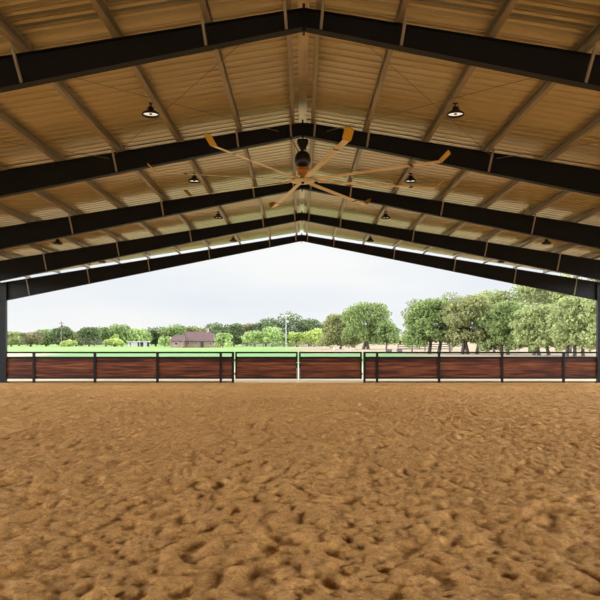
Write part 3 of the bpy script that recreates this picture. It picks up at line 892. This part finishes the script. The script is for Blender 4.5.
def rail_fence(x0, x1, Y, label, h=1.25, step=2.6):
    X0, X1 = px(x0, Y), px(x1, Y); Xc = (X0 + X1) / 2
    g = terrain(Xc, Y)
    root = empty('pasture_fence', (Xc, Y, g)); tag(root, label, 'fence', None, 'thing')
    n = max(2, int(abs(X1 - X0) / step))
    P = [X0 + (X1 - X0) * k / n for k in range(n + 1)]
    for k, x in enumerate(P):
        z = terrain(x, Y) - g
        m = MB(); m.box(x - Xc - .08, x - Xc + .08, -.08, .08, z - .3, z + h + .1); m.build('post', RAILW, root)
    for f in (0.35, 0.68, 1.0):
        m = MB()
        for a, b in zip(P[:-1], P[1:]):
            m.bar((a - Xc, -.1, terrain(a, Y) - g + h * f), (b - Xc, -.1, terrain(b, Y) - g + h * f), 0.05, 0.16)
        m.build('rail', RAILW, root)
rail_fence(83, 106, 218, 'dark rail fence under the dark round tree', 1.6)
rail_fence(243, 284, 208, 'brown rail fence under the shrubs left of the light pole', 1.3)
rail_fence(288, 330, 212, 'brown rail fence between the light pole and the pasture oaks', 1.2)
rail_fence(398, 452, 128, 'thin rail fence behind the bent trunk oak', 1.2, 3.4)

def rock(xp, Y, w, h, label, m_=ROCK, seed=0, name='field_rock', cat='rock', grp='pale rocks in the dry pasture'):
    X = px(xp, Y); g = terrain(X, Y)
    bm = bmesh.new(); bmesh.ops.create_icosphere(bm, subdivisions=3, radius=1.0)
    rs = random.Random(seed); ph = [rs.uniform(0, 6) for _ in range(6)]
    for v in bm.verts:
        p = v.co
        k = 1 + 0.16 * math.sin(3 * p.x + ph[0]) * math.sin(2.5 * p.y + ph[1]) + 0.1 * math.sin(5 * p.z + ph[2] + 2 * p.x)
        v.co = Vector((p.x * w * k, p.y * w * 0.7 * k, max(-0.3 * h, p.z * h * k)))
    me = bpy.data.meshes.new(name); bm.to_mesh(me); bm.free(); me.materials.append(m_)
    o = bpy.data.objects.new(name, me); col.objects.link(o); o.location = (X, Y, g)
    tag(o, label, cat, grp, 'thing')
rock(336, 140, 0.75, 0.42, 'pale rock under the olive pasture oak', seed=1)
rock(346, 138, 0.5, 0.3, 'smaller pale rock just left of the dark trunks', seed=2)
rock(352, 136, 0.7, 0.3, 'low pale rock nearest the two dark trunks', seed=3)

def trough(xp, Y, w, h, label):
    X = px(xp, Y); g = terrain(X, Y)
    root = empty('water_trough', (X, Y, g)); tag(root, label, 'trough', 'dark troughs in the dry pasture', 'thing')
    m = MB()
    m.box(-w, w, -.4, -.34, 0.1, h); m.box(-w, w, .34, .4, 0.1, h); m.box(-w, -w + .06, -.34, .34, 0.1, h); m.box(w - .06, w, -.34, .34, 0.1, h); m.box(-w, w, -.4, .4, 0.06, .12)
    m.build('basin', DARKROCK, root)
    for s in (-1, 1):
        q = MB(); q.box(s * w * .8 - .05, s * w * .8 + .05, -.35, .35, -.1, .08); q.build('foot', DARKROCK, root)
trough(388.7, 118, 0.5, 0.5, 'low dark trough on the dry grass past the broad oak')
trough(399.5, 114, 0.42, 0.62, 'dark trough on the dry grass in the gap between the oaks')

# ------------------------------------------------------------------ sky, sun, camera
SIDE_FILL = 20.0
def world():
    w = bpy.data.worlds.new('sky'); sc.world = w; w.use_nodes = True
    nt = w.node_tree; L = nt.links.new
    bg = nt.nodes['Background']
    tc = nt.nodes.new('ShaderNodeTexCoord'); sep = nt.nodes.new('ShaderNodeSeparateXYZ')
    L(tc.outputs['Generated'], sep.inputs[0])
    r = ramp(nt, [(0.0, (0.50, 0.48, 0.42)), (0.499, (0.60, 0.58, 0.52)), (0.5, (0.93, 0.94, 0.94)), (0.53, (0.88, 0.91, 0.935)), (0.57, (0.93, 0.945, 0.955)), (0.66, (0.95, 0.98, 1.02)), (1.0, (1.1, 1.14, 1.2))])
    mr = nt.nodes.new('ShaderNodeMapRange'); mr.inputs['From Min'].default_value = -1; mr.inputs['From Max'].default_value = 1
    L(sep.outputs['Z'], mr.inputs['Value']); L(mr.outputs['Result'], r.inputs['Fac'])
    mp = nt.nodes.new('ShaderNodeMapping'); mp.inputs['Scale'].default_value = (1, 1, 4.5)
    n = nt.nodes.new('ShaderNodeTexNoise'); n.inputs['Scale'].default_value = 3.2; n.inputs['Detail'].default_value = 5
    L(tc.outputs['Generated'], mp.inputs['Vector']); L(mp.outputs['Vector'], n.inputs['Vector'])
    cr = ramp(nt, [(0.35, (0.93, 0.955, 0.985)), (0.65, (1.045, 1.03, 1.01))])
    L(n.outputs['Fac'], cr.inputs['Fac'])
    mx = nt.nodes.new('ShaderNodeMix'); mx.data_type = 'RGBA'; mx.blend_type = 'MULTIPLY'; mx.inputs['Factor'].default_value = 1.0
    L(r.outputs['Color'], mx.inputs['A']); L(cr.outputs['Color'], mx.inputs['B']); L(mx.outputs['Result'], bg.inputs['Color'])
    # bright low sky band added to both sides, unseen, to light the arena
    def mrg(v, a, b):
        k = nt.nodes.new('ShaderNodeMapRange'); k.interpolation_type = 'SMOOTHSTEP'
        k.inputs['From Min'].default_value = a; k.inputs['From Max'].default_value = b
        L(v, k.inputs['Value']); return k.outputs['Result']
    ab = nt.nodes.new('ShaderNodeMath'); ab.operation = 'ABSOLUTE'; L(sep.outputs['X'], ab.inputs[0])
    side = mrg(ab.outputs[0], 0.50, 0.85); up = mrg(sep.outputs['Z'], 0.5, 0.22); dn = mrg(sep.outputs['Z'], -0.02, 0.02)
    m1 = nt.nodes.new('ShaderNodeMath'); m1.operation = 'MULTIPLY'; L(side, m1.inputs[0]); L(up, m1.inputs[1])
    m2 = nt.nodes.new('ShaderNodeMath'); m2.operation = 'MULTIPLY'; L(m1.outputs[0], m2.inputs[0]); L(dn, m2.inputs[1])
    m3 = nt.nodes.new('ShaderNodeMath'); m3.operation = 'MULTIPLY_ADD'; L(m2.outputs[0], m3.inputs[0]); m3.inputs[1].default_value = SIDE_FILL; m3.inputs[2].default_value = 1.0
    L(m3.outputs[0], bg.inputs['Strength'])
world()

sun = bpy.data.lights.new('sun', 'SUN'); sun.energy = 0.6; sun.angle = math.radians(25); sun.color = (1.0, 0.96, 0.88)
so = bpy.data.objects.new('sun', sun); col.objects.link(so)
so.rotation_euler = (math.radians(24), math.radians(18), 0)

cam = bpy.data.cameras.new('camera'); co = bpy.data.objects.new('camera', cam); col.objects.link(co)
co.location = (CX, 0, HC); co.rotation_euler = (math.radians(90), 0, 0)
cam.sensor_fit = 'HORIZONTAL'; cam.sensor_width = 36.0
cam.lens = 36.0 * F / 600.0
cam.shift_y = (HZ - 300.0) / 600.0
cam.shift_x = -CXO / 600.0
cam.clip_end = 2000
sc.camera = co

sc.view_settings.view_transform = 'Standard'
sc.view_settings.look = 'None'
sc.view_settings.gamma = 1.0
sc.view_settings.exposure = 0.0
sc.cycles.max_bounces = 8
sc.cycles.diffuse_bounces = 5
sc.cycles.use_denoising = True
